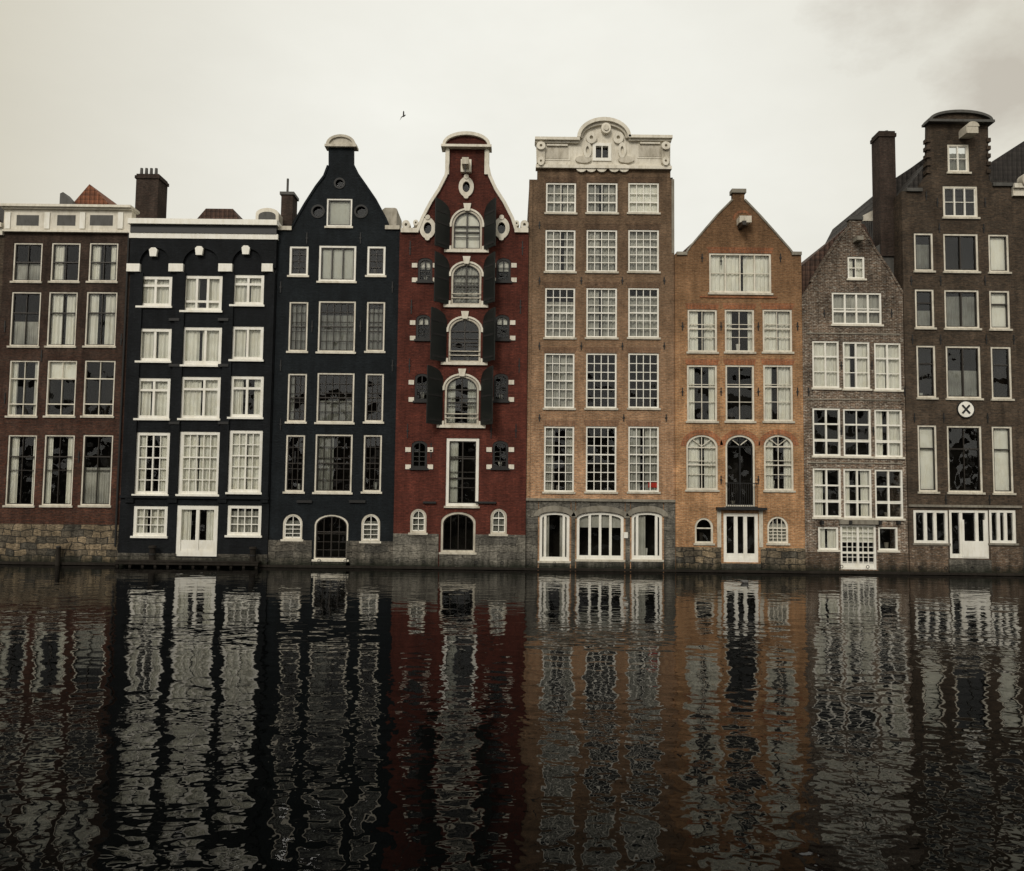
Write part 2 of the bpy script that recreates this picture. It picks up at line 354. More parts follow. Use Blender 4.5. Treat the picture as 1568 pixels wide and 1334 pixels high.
zt=PZ(310,344,h.Y); facade(h,'br2',xl,xr,[(xl,zt),(xr,zt)])
for y0,y1,f in ((339,347,.38),(359,367,.16)):
    z0,z1=PZ(310,y1,h.Y),PZ(310,y0,h.Y); h.box('cornice','white',xl-.06,xr+.06,h.Y-f,h.Y+(.5 if y0<350 else .01),z0,z1)
z0,z1=PZ(310,359,h.Y),PZ(310,347,h.Y); h.box('cornice','black',xl,xr,h.Y-.2,h.Y+.2,z0+.002,z1-.002)
zt_,zb_=PZ(310,368,h.Y),PZ(310,410,h.Y); caps=[(196,216),(260,282),(336,357),(402,419)]
cx=[(PX(a,410,h.Y),PX(b,410,h.Y)) for a,b in caps]
lo=[(xl,zb_)]
for i in range(3):
    a=cx[i][1]-.03;b=cx[i+1][0]+.03; m_=(a+b)/2; w=(b-a)/2; hh=PZ(310,381,h.Y)-zb_
    lo+= [(m_-w*math.cos(math.pi*t/14),zb_+hh*math.sin(math.pi*t/14)**.8) for t in range(15)]
lo+=[(xr,zb_)]
h.plate('blind_arcade','br2',lo+[(xr,zt_),(xl,zt_)],[],h.Y-.13,h.Y-.004)
for a,b in caps:
    bx(h,'capitals','white',a,405,b,417,.17,-.001)
    m=(a+b)/2; x=PX(m-3,600,h.Y); hw=(PX(b,600,h.Y)-PX(a,600,h.Y))*.32
    h.box('pilasters','br2',x+.1-hw,x+.1+hw,h.Y-.09,h.Y-.003,PZ(m,770,h.Y),PZ(m,418,h.Y))
for a,b in ((237,387),(307,385),(378,384)): 
    x,z=P(a,b,h.Y); h.plate('keystones','white',[(x-.15,z-.23),(x+.15,z-.23),(x+.2,z+.1),(x+.1,z+.2),(x-.1,z+.2),(x-.2,z+.1)],[],h.Y-.2,h.Y-.05)
for x in (268,343): 
    for y in (490,560,648): bx(h,'string_blocks','iron',x-8,y-2,x+8,y+2,.13,0)
z=PZ(310,762,h.Y); h.box('string_course','br2',xl,xr,h.Y-.11,h.Y-.002,z-.06,z+.06)
z=PZ(300,848,h.Y); wallstrip(h,'base',xl,xr,-.6,z,gaps=[gapof(h,270,333,850)])
h.box('threshold','base',PX(270,850,h.Y)-.015,PX(333,850,h.Y)+.015,h.Y-.054,h.Y-.004,-.6,PZ(300,854,h.Y))
h.plate('roof','tileD',[(xl+.1,h.zt-.2),(xr-.1,h.zt-.2),(xr-1.6,h.zt+.6),(xl+1.6,h.zt+.6)],[],h.Y+2,h.Y+10)
Yc=h.Y+1.6
a,z1=P(209,266,Yc); b,z0=P(240,345,Yc); h.box('chimney','brC',a,b,Yc,Yc+1.1,z0-1,z1); h.box('chimney_cap','brC',a-.06,b+.06,Yc-.06,Yc+1.16,z1-.25,z1-.1)
for i in range(4): h.cylz('chimney_pots','lead',a+.12+i*.25,Yc+.3,.085,z1,z1+.4,10,.07)
Yc=h.Y+4; a,z0=P(300,345,Yc); b,z1=P(368,320,Yc); h.plate('rear_roof','tileB',[(a,z0-.5),(b,z0-.5),(b,z0+.3),(b-.4,z1),(a+.5,z1),(a,z0+.3)],[],Yc,Yc+3)
Yc=h.Y+1.5; a,z0=P(391,345,Yc); b,z1=P(427,318,Yc); h.plate('dormer','cream',[(a,z0-.3),(b,z0-.3)]+ell((a+b)/2,z1-.32,(b-a)/2,.3,10,0,math.pi,False),[],Yc,Yc+1.5)
h.plate('dormer_light','lead',[(a+.15,z0-.2),(b-.15,z0-.2)]+ell((a+b)/2,z1-.42,(b-a)/2-.15,.2,10,0,math.pi,False),[],Yc-.02,Yc+.1)
h.flush()
# ============================================================ 3 blue-black neck gable
h=mk('blue_black_neck_gable_canal_house',.05,'NGNL1','curt2','glassR'); xl,xr=E[2]+.005,E[3]-.005
kw=dict(fr='cream',bar='darkbar',fw=.075,inner=.045,tb=.026,kb=.05,sill='cream')
window(h,500,304,539,347,c='B',g=(1,1),**dict(kw,fr='white'))
for y0,y1,g,cs in ((377,422,(2,4),'NBN'),(462,538,(3,5),'GGG'),(572,646,(3,5),'1LN'),(666,753,(3,5),'N1N')):
    dx={377:0,462:-1,572:-3,666:-6}[y0]
    for i,(a,b) in enumerate(((443,473),(488,546),(562,591))):
        gg=g if i!=1 else (g[0]+2,g[1]); kk=dict(kw); V=()
        if i==1 and y0==377: V=(.33,.66); gg=(1,1)
        if y0==377: kk.update(fr='white',fw=.1)
        window(h,a+dx,y0-(1 if i==1 else 0),b+dx-1,y1+(9 if (i==1 and y0==377) else 1 if i==1 else 0),g=gg,V=V,Hh=(.5,) if y0>400 else (),c=cs[i],**kk)
window(h,433,787,463,826,g=(2,3),arch='r',c='G',**dict(kw,bar='white')); window(h,553,787,582,829,g=(2,3),arch='r',c='G',**dict(kw,bar='white'))
window(h,481,788,533,857,g=(4,4),V=(.5,),Hh=(.62,),arch=.3,c='N',**dict(kw,bar='darkbar'))
g=[(424,350),(447,350),(453,338),(468,312),(484,287),(497,270),(503,254),(503,224),(541,224),(541,254),(548,268),(560,285),(575,307),(590,335),(596,350),(613,350)]
top=pxtop(h,g,xl,xr)
for q,r in (((520,281),.2),((487,324),.26),((553,324),.26)):
    x,z=P(*q,h.Y); h.holes.append(ell(x,z,r,r,20)); h.plate('oculus_rings','iron',ell(x,z,r+.08,r+.08,24),[ell(x,z,r-.01,r-.01,24)],h.Y-.04,h.Y+.05); h.add('window_glass','glassR',[(x-r,h.Y+.12,z-r),(x+r,h.Y+.12,z-r),(x+r,h.Y+.12,z+r),(x-r,h.Y+.12,z+r)],[(0,1,2,3)]); h.box('oculus_backs','inter',x-r-.1,x+r+.1,h.Y+.301,h.Y+.4,z-r-.1,z+r+.1)
facade(h,'br3',xl,xr,top)
def coping(h,pts,mat,w=.12,f=.1,part='gable_coping'):
    for i in range(len(pts)-1):
        (x0,z0),(x1,z1)=pts[i],pts[i+1]; dx,dz=x1-x0,z1-z0; L=math.hypot(dx,dz) or 1; nx,nz=-dz/L*w,dx/L*w
        h.plate(part,mat,[(x0-nx*.3-dx/L*.02,z0-nz*.3),(x1-nx*.3,z1-nz*.3),(x1+nx*.7,z1+nz*.7),(x0+nx*.7,z0+nz*.7)],[],h.Y-f-.003*(i%2),h.Y+.34+.003*(i%2))
coping(h,top[1:7],'br3',.1,.06); coping(h,top[9:15],'br3',.1,.06)
def segcap(h,x0,x1,yb,yt,mat,th=.16,f=.22,cy=None):
    a,c=PX(x0,yb,h.Y),PX(x1,yb,h.Y); zb=PZ((x0+x1)/2,yb,h.Y); zt=PZ((x0+x1)/2,yt,h.Y); m=(a+c)/2; w=(c-a)/2
    h.plate('crest','%s'%cy if cy else mat,[(a+.1,zb)]+[(c-.1,zb)]+ell(m,zb+.05,w-.1,zt-zb-.12,16,0,math.pi,False),[],h.Y-f*.5,h.Y+.38)
    o=ell(m,zb+.1,w,zt-zb-.1,18,0,math.pi,False); i_=ell(m,zb+.1,w-.14,zt-zb-.1-th,18,0,math.pi,False)
    h.plate('crest_moulding',mat,o+list(reversed(i_)),[],h.Y-f,h.Y+.42)
    h.box('crest_moulding',mat,a-.06,c+.06,h.Y-f*1.1,h.Y+.4,zb-.02,zb+.1)
segcap(h,500,545,226,208,'stonecream',.12,.18,'stonecream')
bx(h,'shoulder_stones','stonecream',424,347,447,353,.1,.32); bx(h,'shoulder_stones','stonecream',590,346,612,352,.1,.32)
z=PZ(510,828,h.Y); wallstrip(h,'base',xl,xr,-.6,z,gaps=[gapof(h,478,530,845)])
for a,b in((455,478),(535,560)): bx(h,'string_blocks','iron',a,766,b,770,.1,0)
h.box('threshold','base',PX(478,860,h.Y)+.01,PX(536,860,h.Y),h.Y-.05,h.Y-.004,-.6,PZ(510,861,h.Y))
for q in ((430,440),(430,560),(601,440),(601,560),(452,700),(552,365),(470,365),(478,500),(552,500),(430,650)): anchor(h,*q)
ap=P(521,262,h.Y); h.plate('roof','tileD',[(xl+.1,h.zt-.2),(xr-.1,h.zt-.2),(xr-.1,h.zt-.05),(ap[0]+.05,ap[1]-.3),(ap[0]-.05,ap[1]-.3),(xl+.1,h.zt-.05)],[],h.Y+.41,h.Y+11)
Yc=h.Y+2.2; a,z1=P(431,294,Yc); b,z0=P(447,350,Yc); h.box('chimney','brC',a,b,Yc,Yc+.9,z0-1,z1); h.box('chimney_cap','lead',a-.07,b+.07,Yc-.07,Yc+.97,z1-.15,z1); h.cylz('flue_pipe','lead',a+.2,Yc+.4,.06,z1,z1+.85)
Yc=h.Y+3; a,z1=P(575,318,Yc); b,z0=P(607,350,Yc); h.plate('dormer','stonecream',[(a,z0-.6),(b,z0-.6),(b,z1-.05),(b-.1,z1),(a+.5,z1+.0),(a,z1-.4)],[],Yc,Yc+2)
h.flush()
# ============================================================ 4 red bell gable
h=mk('red_bell_gable_warehouse',-.06,'SSN','curt','glassR'); xl,xr=E[3]+.005,E[4]-.005
kw=dict(fr='stonecream',bar='darkbar',fw=.09,inner=.04,tb=.03,kb=.06,sill='stonecream',silld=.1)
cen=[(692,322,738,383,'B'),(691,403,737,467,'G'),(687,487,736,555,'N'),(681,575,733,651,'S')]
def leaf(h,hx,z0,z1,w,side,ang,rise):
    n=8; pts=[(0,z0),(w,z0)]+[(w*(1-t/n),z1-rise+rise*math.sqrt(max(0,1-(t/n)**2))) for t in range(n+1)]
    ca,sa=math.cos(ang),math.sin(ang)
    def xf(v): 
        x,y,z=v; return (hx+side*(x*ca)+y*sa*side,h.Y-.02-x*sa+y*ca,z)
    h.plate('shutters','green',pts,[],-.03,.03,xf)
    for zz in (z0+.2,z0+(z1-z0)*.5,z1-rise-.1):
        h.plate('shutter_battens','iron',[(.03,zz-.05),(w-.04,zz-.05),(w-.04,zz+.05),(.03,zz+.05)],[],-.045,.045,xf)
for k,(a,ya,b,yb,c) in enumerate(cen):
    window(h,a,ya,b,yb,g=(2,4) if ya>330 else (2,2),V=(.5,),Hh=(.45,),arch=.5 if ya<400 else .38,c=c,glass='glass' if k in (0,1) else None,**kw)
    x0,z0,x1,z1=wrect(h,a,ya,b,yb); w=x1-x0; m=(x0+x1)/2
    ri=w*(.5 if ya<400 else .38)
    if k: # safety rails across the loading openings
        for q in (.32,.52): h.box('safety_rails','stonecream',x0+.02,x1-.02,h.Y-.03,h.Y+.0,z0+q,z0+q+.045)
    h.plate('window_arches','cream',ell(m,z1-ri,w/2+.10,ri+.10,18,0,math.pi,False)+list(reversed(ell(m,z1-ri,w/2+.01,ri+.01,18,0,math.pi,False))),[],h.Y-.034,h.Y+.02)
    h.plate('keystones','cream',[(m-.12,z1-.05),(m+.12,z1-.05),(m+.19,z1+.32),(m-.19,z1+.32)],[],h.Y-.1,h.Y+.01)
    for sx in (x0-.17,x1+.01): h.box('quoin_blocks','cream',sx,sx+.16,h.Y-.05,h.Y+.0,z0,z0+.2); h.box('quoin_blocks','cream',sx,sx+.16,h.Y-.05,h.Y+.0,z1-ri-.1,z1-ri+.1)
    h.box('loading_ledge','cream',x0-.35,x1+.35,h.Y-.13,h.Y-.002,z0-.14,z0-.005)
    leaf(h,x0-.12,z0-.0,z1+.36,w*.64,-1,R(48+random.uniform(-4,4)),.5); leaf(h,x1+.12,z0+.0,z1+.36,w*.64,1,R(54+random.uniform(-5,5)),.5)
for i,(y,a,b,hh) in enumerate(((413,651,771,18),(501,648,769,19),(593,646,767,21),(696,642,766,21))):
    for x in (a,b):
        wv=11 if i<3 else 12
        window(h,x-wv,y-hh,x+wv,y+hh,g=(2,4),V=(.5,),arch=.3,c='T' if i<2 else 'N',glass='glass',**dict(kw,fr='iron',bar='lead',inner=.0,kb=.05,tb=.022,sill='iron',fw=.11))
        for sx in (-1,1):
            for yy in (y-hh*.35,y+hh-2): 
                qx,qz=P(x+sx*(wv+5),yy,h.Y); h.box('quoin_blocks','cream',qx-.13,qx+.13,h.Y-.05,h.Y+.01,qz-.11,qz+.11)
window(h,683,671,733,775,g=(2,4),V=(.5,),Hh=(.72,.4),c='1',**dict(kw,fr='white',fw=.14))
window(h,628,779,653,816,g=(2,2),arch='r',c='G',**dict(kw,bar='white')); window(h,751,779,776,818,g=(2,2),arch='r',c='G',**dict(kw,bar='white'))
window(h,675,784,728,846,g=(4,1),arch=.3,c='N',**dict(kw,fw=.1))
g=[(614,355),(640,355),(648,335),(660,312),(674,290),(684,270),(687,250),(687,228),(745,228),(745,250),(749,270),(758,290),(772,312),(784,336),(790,355),(808,355)]
top=pxtop(h,g,xl,xr)
for q,rx,rz,ro in (((714,287),.19,.28,.37),((655,350),.2,.30,.39),((768,350),.2,.30,.39)):
    x,z=P(*q,h.Y); h.holes.append(ell(x,z,rx,rz,20)); h.plate('oval_window_surrounds','cream',ell(x,z,ro,ro*1.35,28),[ell(x,z,rx-.01,rz-.01,28)],h.Y-.09,h.Y+.05)
    h.add('window_glass','glassR',[(x-rx,h.Y+.12,z-rz),(x+rx,h.Y+.12,z-rz),(x+rx,h.Y+.12,z+rz),(x-rx,h.Y+.12,z+rz)],[(0,1,2,3)]); h.box('oval_backs','inter',x-rx-.1,x+rx+.1,h.Y+.301,h.Y+.4,z-rz-.1,z+rz+.1)
    h.plate('oval_window_surrounds','cream',ell(x,z+ro*1.35,.12,.12,12),[],h.Y-.13,h.Y-.0); h.plate('oval_window_surrounds','cream',ell(x,z-ro*1.35,.12,.1,12),[],h.Y-.13,h.Y-.0)
facade(h,'br4',xl,xr,top)
coping(h,top[1:8],'cream',.15,.12); coping(h,top[8:15],'cream',.15,.12)
segcap(h,678,751,228,205,'cream',.17,.3,'br4')
for a,b in((681,689),(741,750)): bx(h,'neck_strips','cream',a+1,231,b-1,268,.1,.33)
for cx_,cy_,r in ((622,345,.2),(803,345,.2),(637,342,.13),(791,343,.13)):
    x,z=P(cx_,cy_,h.Y); h.plate('volutes','cream',ell(x,z,r,r*1.1,18),[ell(x,z,r*.35,r*.4,12)],h.Y-.12,h.Y+.3)
bx(h,'shoulder_stones','cream',614,350,641,357,.125,.33); bx(h,'shoulder_stones','cream',788,350,809,357,.125,.33)
bx(h,'garland','cream',706,247,722,266,.25,0); bx(h,'hoist_beam','stonecream',709,252,719,262,.9,0)
x,z=P(714,268,h.Y); h.box('hoist_hook','iron',x-.02,x+.02,h.Y-.85,h.Y-.8,z-.2,z+.2)
z=PZ(700,818,h.Y); wallstrip(h,'ashlar',xl,xr,-.6,z,gaps=[gapof(h,672,727,835)])
h.box('threshold','ashlar',PX(672,848,h.Y)+.025,PX(727,848,h.Y)-.0,h.Y-.055,h.Y-.004,-.6,PZ(700,849,h.Y))
for q in ((630,470),(627,560),(624,660),(797,470),(795,560),(790,660),(660,690),(752,660),(628,380),(800,380)): anchor(h,*q,L=.7)
for a,b in((648,668),(728,760)): bx(h,'string_blocks','iron',a,768,b,771,.12,0)
ap=P(716,262,h.Y); h.plate('roof','tileD',[(xl+.1,h.zt-.2),(xr-.1,h.zt-.2),(xr-.1,h.zt-.05),(ap[0]+.05,ap[1]-.3),(ap[0]-.05,ap[1]-.3),(xl+.1,h.zt-.05)],[],h.Y+.41,h.Y+11)
h.flush()
# ============================================================ 5 tall ochre house
h=mk('ochre_brick_canal_house_with_ornate_parapet',.1,'GFGS','curt2'); xl,xr=E[4]+.005,E[5]-.005
kw=dict(fr='white',fw=.075,tb=.036,kb=.065,sill='stonecream',lint='flat5')
for (y0,y1,gy,hm,cs) in ((280,326,3,.34,'FFB'),(352,416,5,.6,'FFG'),(441,517,6,.5,'GFG'),(541,625,6,.5,'FNN'),(653,753,7,4/7,'SNF')):
    o={280:3,352:2,441:1.5,541:.5,653:0}[y0]
    row(h,y0,y1,[(833+o,879+o),(897+o*.5,944+o*.5),(962,1009)],g=(4,gy),Hh=(hm,),cs=cs,**kw)
k3=dict(fr='white',fw=.13,tb=.045,kb=.12,sill='stonecream')
window(h,826,784,872,859,arch=.14,V=(.12,.88),Hh=(.0001,),c='S',**k3)
window(h,883,784,955,857,arch=.12,V=(.25,.75,.5),g=(1,1),Hh=(.0001,),c='T',**k3)
window(h,967,784,1014,857,arch=.14,V=(.12,.88),Hh=(.0001,),c='1',**k3)
zt=PZ(920,250,h.Y)
zs=PZ(815,275,h.Y); xi0,xi1=PX(821,450,h.Y),PX(1027,450,h.Y)
top=[(xl,zs),(xi0,zs),(xi0,zt),(xi1,zt),(xi1,zs+.1),(xr,zs+.1)]
facade(h,'br5',xl,xr,top)
h.box('corner_strips','br5',xl+.01,xi0-.22,h.Y-.05,h.Y-.003,PZ(820,766,h.Y),zs-.02); 
h.box('corner_strips','lead',xi1+.02,xr-.01,h.Y+.31,h.Y+3.0,zs+.101,zs+.3)
h.box('rendered_strip','sill',xi1+.05,xr-.012,h.Y-.02,h.Y-.002,PZ(1033,388,h.Y),zs+.08)
Yq=h.Y
w_=lambda a,b:P(a,b,Yq)
o=[w_(822,258),w_(1026,256),w_(1026,212)]+[w_(962,212)]
for t in range(0,13): 
    a=math.pi*t/12; o.append(w_(924+36*math.cos(a),212-26*math.sin(a)))
o+=[w_(886,214),w_(821,215)]
ax0,az0,ax1,az1=wrect(h,911,224,932,244)
h.plate('parapet','cream',o,[archloop(ax0,az0,ax1,az1,.0)],Yq-.06,Yq+.3)
h.add('window_glass','glassR',[(ax0,Yq+.1,az0),(ax1,Yq+.1,az0),(ax1,Yq+.1,az1),(ax0,Yq+.1,az1)],[(0,1,2,3)])
h.plate('attic_window_frame','white',archloop(ax0-.12,az0-.12,ax1+.12,az1+.12,0),[archloop(ax0+.03,az0+.03,ax1-.03,az1-.03,0)],Yq-.12,Yq+.08)
h.box('attic_window_frame','white',(ax0+ax1)/2-.02,(ax0+ax1)/2+.02,Yq-.1,Yq+.07,az0,az1)
h.box('attic_back','inter',ax0-.2,ax1+.2,Yq+.31,Yq+.4,az0-.2,az1+.2)
for (a,b) in ((820,886),(962,1027)):
    x0,z0=w_(a,215 if a<900 else 212); x1,_=w_(b,214)
    h.box('parapet_cornice','cream',x0-.03,x1+.03,Yq-.36,Yq+.42,z0-.1,z0+.04); h.box('parapet_cornice','cream',x0,x1,Yq-.22,Yq+.36,z0-.2,z0-.101)
    h.box('parapet_panel','stonecream',x0+.5,x1-.5,Yq-.1,Yq-.05,z0-.95,z0-.4)
    h.box('parapet_panel','cream',x0+.42,x1-.42,Yq-.085,Yq-.055,z0-1.03,z0-.32)
    h.box('parapet_dentils','cream',x0+.55,x1-.55,Yq-.2,Yq-.05,z0-.34,z0-.26)
oo=[];ii=[]
for t in range(0,17):
    a=math.pi*t/16; oo.append(w_(924+41*math.cos(a),214-30*math.sin(a))); ii.append(w_(924+36*math.cos(a),214-24.5*math.sin(a)))
h.plate('pediment_arch','cream',oo+list(reversed(ii)),[],Yq-.36,Yq+.4)
ii2=[w_(924+33*math.cos(math.pi*t/16),214-20*math.sin(math.pi*t/16)) for t in range(17)]
h.plate('pediment_arch','stonecream',[ (p[0],p[1]-.001) for p in ii]+list(reversed(ii2)),[],Yq-.22,Yq+.3)
x,z=w_(927,200); h.plate('crest_shield','cream',ell(x,z,.24,.26,18),[],Yq-.32,Yq); h.plate('crest_shield','stonecream',ell(x,z,.13,.15,14),[],Yq-.38,Yq-.1)
for cx_ in (905,946):
    x,z=w_(cx_,213); h.plate('scrolls','cream',ell(x,z,.26,.3,18),[ell(x,z,.09,.1,12)],Yq-.2,Yq-.02)
    x,z=w_(cx_+(-6 if cx_<920 else 6),232); h.plate('scrolls','cream',ell(x,z,.2,.4,18),[ell(x,z,.08,.2,12)],Yq-.18,Yq-.02)
    x,z=w_(cx_+(-12 if cx_<920 else 12),246); h.plate('scrolls','stonecream',ell(x,z,.4,.18,18),[],Yq-.17,Yq-.02)
for cx_ in (828,1018):
    bx(h,'console_brackets','stonecream',cx_-6,222,cx_+6,252,.22,-.03)
    x,z=w_(cx_,227); h.plate('console_brackets','cream',ell(x,z,.22,.2,16),[ell(x,z,.07,.07,10)],Yq-.34,Yq-.1); x,z=w_(cx_,250); h.plate('console_brackets','cream',ell(x,z,.16,.22,16),[ell(x,z,.06,.07,10)],Yq-.3,Yq-.1)
x0,z0=w_(821,257); x1,_=w_(1027,255); h.box('parapet_foot','cream',x0-.02,x1+.02,Yq-.2,Yq+.3,z0-.06,z0+.1)
for i,xx in enumerate((890,905,921,940,955)): 
    x,z=w_(xx,259); h.plate('garland_drops','cream',ell(x,z,.26,.2,14),[],Yq-.14,Yq-.01)
zg=PZ(920,768,h.Y); gaps=[gapof(h,a,b,820) for a,b in ((824,874),(881,957),(965,1016))]
wallstrip(h,'ashlar',xl,xr,-.6,zg,f=.06,gaps=gaps)
for (a,ya,b,yb,ar) in ((826,784,872,859,.14),(883,784,955,857,.12),(967,784,1014,857,.14)):
    x0,z0,x1,z1=wrect(h,a,ya,b,yb); w=x1-x0; r=w*ar; m=(x0+x1)/2
    tp=[(m+w/2*math.cos(math.pi*t/12)*1.0,z1-r+r*math.sin(math.pi*t/12)) for t in range(13)]
    tp=[(x1+.04,z1-r)]+tp[0:]+[(x0-.04,z1-r)]
    h.plate('ground_floor_arches','ashlar',tp+[(x0-.04,zg),(x1+.04,zg)],[],h.Y-.058,h.Y-.003)
    h.plate('voussoirs','sill',ell(m,z1-r,w/2+.28,r+.3,16,0,math.pi,False)+list(reversed(ell(m,z1-r,w/2+.02,r+.02,16,0,math.pi,False))),[],h.Y-.09,h.Y-.05)
    h.box('thresholds','ashlar',x0-.02,x1+.02,h.Y-.062,h.Y-.004,-.6,z0-.09)
h.box('string_course','sill',xl,xr,h.Y-.14,h.Y-.002,zg,zg+.12)
for q in ((826,345),(826,430),(890,430),(953,430),(1017,430),(826,530),(890,530),(953,530),(1017,530),(826,640),(1020,640),(955,640)): anchor(h,*q,L=.35)
h.box('house_plaque','white',*sorted((PX(955,820,h.Y),PX(961,820,h.Y))),h.Y-.09,h.Y-.05,PZ(958,824,h.Y),PZ(958,815,h.Y))
x,z=P(1003,737,h.Y); h.box('red_cloth','redsign',x-.3,x+.25,h.Y+.14,h.Y+.15,z-.3,z-.02)
h.plate('roof','tileD',[(xl+.1,h.zt-.2),(xr-.1,h.zt-.2),(xr-1.9,h.zt+.5),(xl+1.9,h.zt+.5)],[],h.Y+1.5,h.Y+11)
h.flush()
# ============================================================ 6 orange spout gable
h=mk('orange_brick_spout_gable_canal_house',0.0,'SFG','curt'); xl,xr=E[5]+.005,E[6]-.005
kw=dict(fr='cream',fw=.085,tb=.03,kb=.06,sill='stonecream',lint='flat6')
window(h,1086,388,1181,449,V=(.25,.5,.75),g=(4,2),Hh=(.0001,),c='F',**kw)
row(h,474,539,[(1053,1098),(1110,1155),(1168,1213)],g=(2,3),Hh=(.55,),cs='FSF',**kw)
row(h,559,645,[(1052,1098),(1111,1155),(1169,1214)],g=(2,3),Hh=(.62,),cs='SNF',**kw)
kr=dict(kw,lint=None)
window(h,1051,666,1099,750,g=(2,3),arch=.36,Hh=(.45,),c='F',**kr); window(h,1170,666,1215,751,g=(2,3),arch=.36,Hh=(.45,),c='S',**kr)
window(h,1111,666,1156,776,g=(2,1),arch=.36,Hh=(.0001,),c='N',V=(.5,),panel=.0,**dict(kr,bar='black',inner=.05))
window(h,1064,793,1092,832,g=(1,1),arch='r',c='N',**kr); window(h,1175,791,1207,832,g=(4,4),arch='r',c='G',**kr)
window(h,1108,786,1161,861,V=(.333,.667),arch=.0,Hh=(.0001,),c='N',panel=.13,**dict(kr,fr='white',kb=.17,fw=.15,sill=None))
for (a,ya,b,yb) in ((1051,666,1099,750),(1111,666,1156,776),(1170,666,1215,751)):
    x0,z0,x1,z1=wrect(h,a,ya,b,yb); w=x1-x0; r=w*.36; m=(x0+x1)/2; zs_=z1-r
    for an in (45,90,135):
        dx,dz=math.cos(R(an)),math.sin(R(an)); e=(m+dx*w*.42,zs_+dz*r*.9); nx,nz=-dz*.018,dx*.018
        h.plate('fanlights','cream',[(m-nx,zs_-nz),(e[0]-nx,e[1]-nz),(e[0]+nx,e[1]+nz),(m+nx,zs_+nz)],[],h.Y+.06+.002*an/45,h.Y+.13)
    h.plate('window_arches','flat6',ell(m,zs_,w/2+.26,r+.26,18,0,math.pi,False)+list(reversed(ell(m,zs_,w/2+.01,r+.01,18,0,math.pi,False))),[],h.Y-.012,h.Y+.01)
g=[(1036,389),(1050,389),(1057,378),(1075,357),(1098,330),(1122,306),(1122,293),(1140,293),(1140,306),(1163,330),(1188,358),(1210,383),(1214,389),(1226,389)]
top=pxtop(h,g,xl,xr); facade(h,'br6',xl,xr,top)
coping(h,top[1:6],'sill',.08,.05); coping(h,top[8:13],'sill',.08,.05)
bx(h,'spout_cap','sill',1120,290,1142,296,.1,.38)
for a,b in((1036,1052),(1212,1227)): bx(h,'shoulder_stones','sill',a,386,b,391,.08,.33)
bx(h,'hoist_beam','stonecream',1128,336,1146,346,.55,0); bx(h,'hoist_beam','darkbar',1130,346,1136,352,.8,0)
for q in ((1137,322),): 
    x,z=P(*q,h.Y); h.plate('relieving_arch','flat6',ell(x,z-.5,.5,.5,12,0,math.pi,False)+list(reversed(ell(x,z-.5,.38,.38,12,0,math.pi,False))),[],h.Y-.01,h.Y+.01)
z=PZ(1133,455,h.Y); h.box('string_course','flat6',xl+1.2,xr-1.2,h.Y-.05,h.Y-.002,z-.05,z+.03)
z=PZ(1070,838,h.Y); wallstrip(h,'rubble',xl,xr,-.6,z,f=.07,gaps=[gapof(h,1104,1164,850)])
x0,x1=PX(1104,850,h.Y),PX(1164,850,h.Y); h.box('threshold','ashlar',x0,x1,h.Y-.12,h.Y-.004,-.6,PZ(1133,863,h.Y))
for a in (1101,1165): bx(h,'door_jambs','stonecream',a-3,778,a+3,838,.05,-.001)
bx(h,'door_hood','iron',1096,777,1172,781,.3,0)
x0,z0=P(1112,776,h.Y); x1,z1=P(1157,741,h.Y)
for i in range(15):
    x=x0+(x1-x0)*i/14; h.cylz('balcony_rail','iron',x,h.Y-.22,.012,z0,z1,6)
h.box('balcony_rail','iron',x0-.03,x1+.03,h.Y-.24,h.Y-.2,z1,z1+.04); h.box('balcony_rail','iron',x0-.03,x1+.03,h.Y-.24,h.Y,z0-.03,z0+.02)
h.box('balcony_rail','iron',x0-.03,x0,h.Y-.2,h.Y,z1+.002,z1+.038); h.box('balcony_rail','iron',x1,x1+.03,h.Y-.2,h.Y,z1+.002,z1+.038)
for q in ((1075,395),(1195,395),(1104,400),(1045,500),(1045,600),(1104,500),(1161,500),(1161,600),(1221,500),(1221,600),(1104,600),(1104,735),(1161,735)): anchor(h,*q,L=.4)
ap=P(1131,298,h.Y); h.plate('roof','tileB',[(xl+.1,h.zt-.2),(xr-.1,h.zt-.2),(xr-.1,h.zt-.05),(ap[0]+.05,ap[1]-.3),(ap[0]-.05,ap[1]-.3),(xl+.1,h.zt-.05)],[],h.Y+.31,h.Y+11)
h.flush()
# ============================================================ 7 small mottled house
h=mk('mottled_brick_narrow_canal_house',.08,'SFN','curt'); xl,xr=E[6]+.005,E[7]-.005
kw=dict(fr='white',fw=.085,tb=.04,kb=.08,sill='cream')
window(h,1298,393,1324,427,g=(2,2),c='F',**kw)
window(h,1274,448,1350,497,g=(4,2),V=(.25,.5,.75),Hh=(.4,),c='G',**kw)
for i,(a,b) in enumerate(((1244,1285),(1291,1332),(1339,1380))):
    window(h,a,522+i*1.5,b,594+i*1.5,g=(2,3),V=(.5,),Hh=(.68,),c='FFF'[i],**kw)
    window(h,a+.5,625+i,b+2,698+i,g=(2,3),V=(.5,) if i!=1 else (),Hh=(.3,.68),c='NNF'[i],**kw)
    window(h,a+1,717+i,b+3,792+i,g=(2,3),V=(.5,),Hh=(.3,.66),c='1SN'[i],**kw)
window(h,1253,807,1284,842,g=(1,1),c='F',**kw); window(h,1345,807,1375,843,g=(1,1),c='N',**kw)
window(h,1287,804,1342,872,g=(6,8),V=(.5,),Hh=(.36,),c='T',panel=.10,**dict(kw,sill=None,fw=.1,kb=.1,tb=.03))
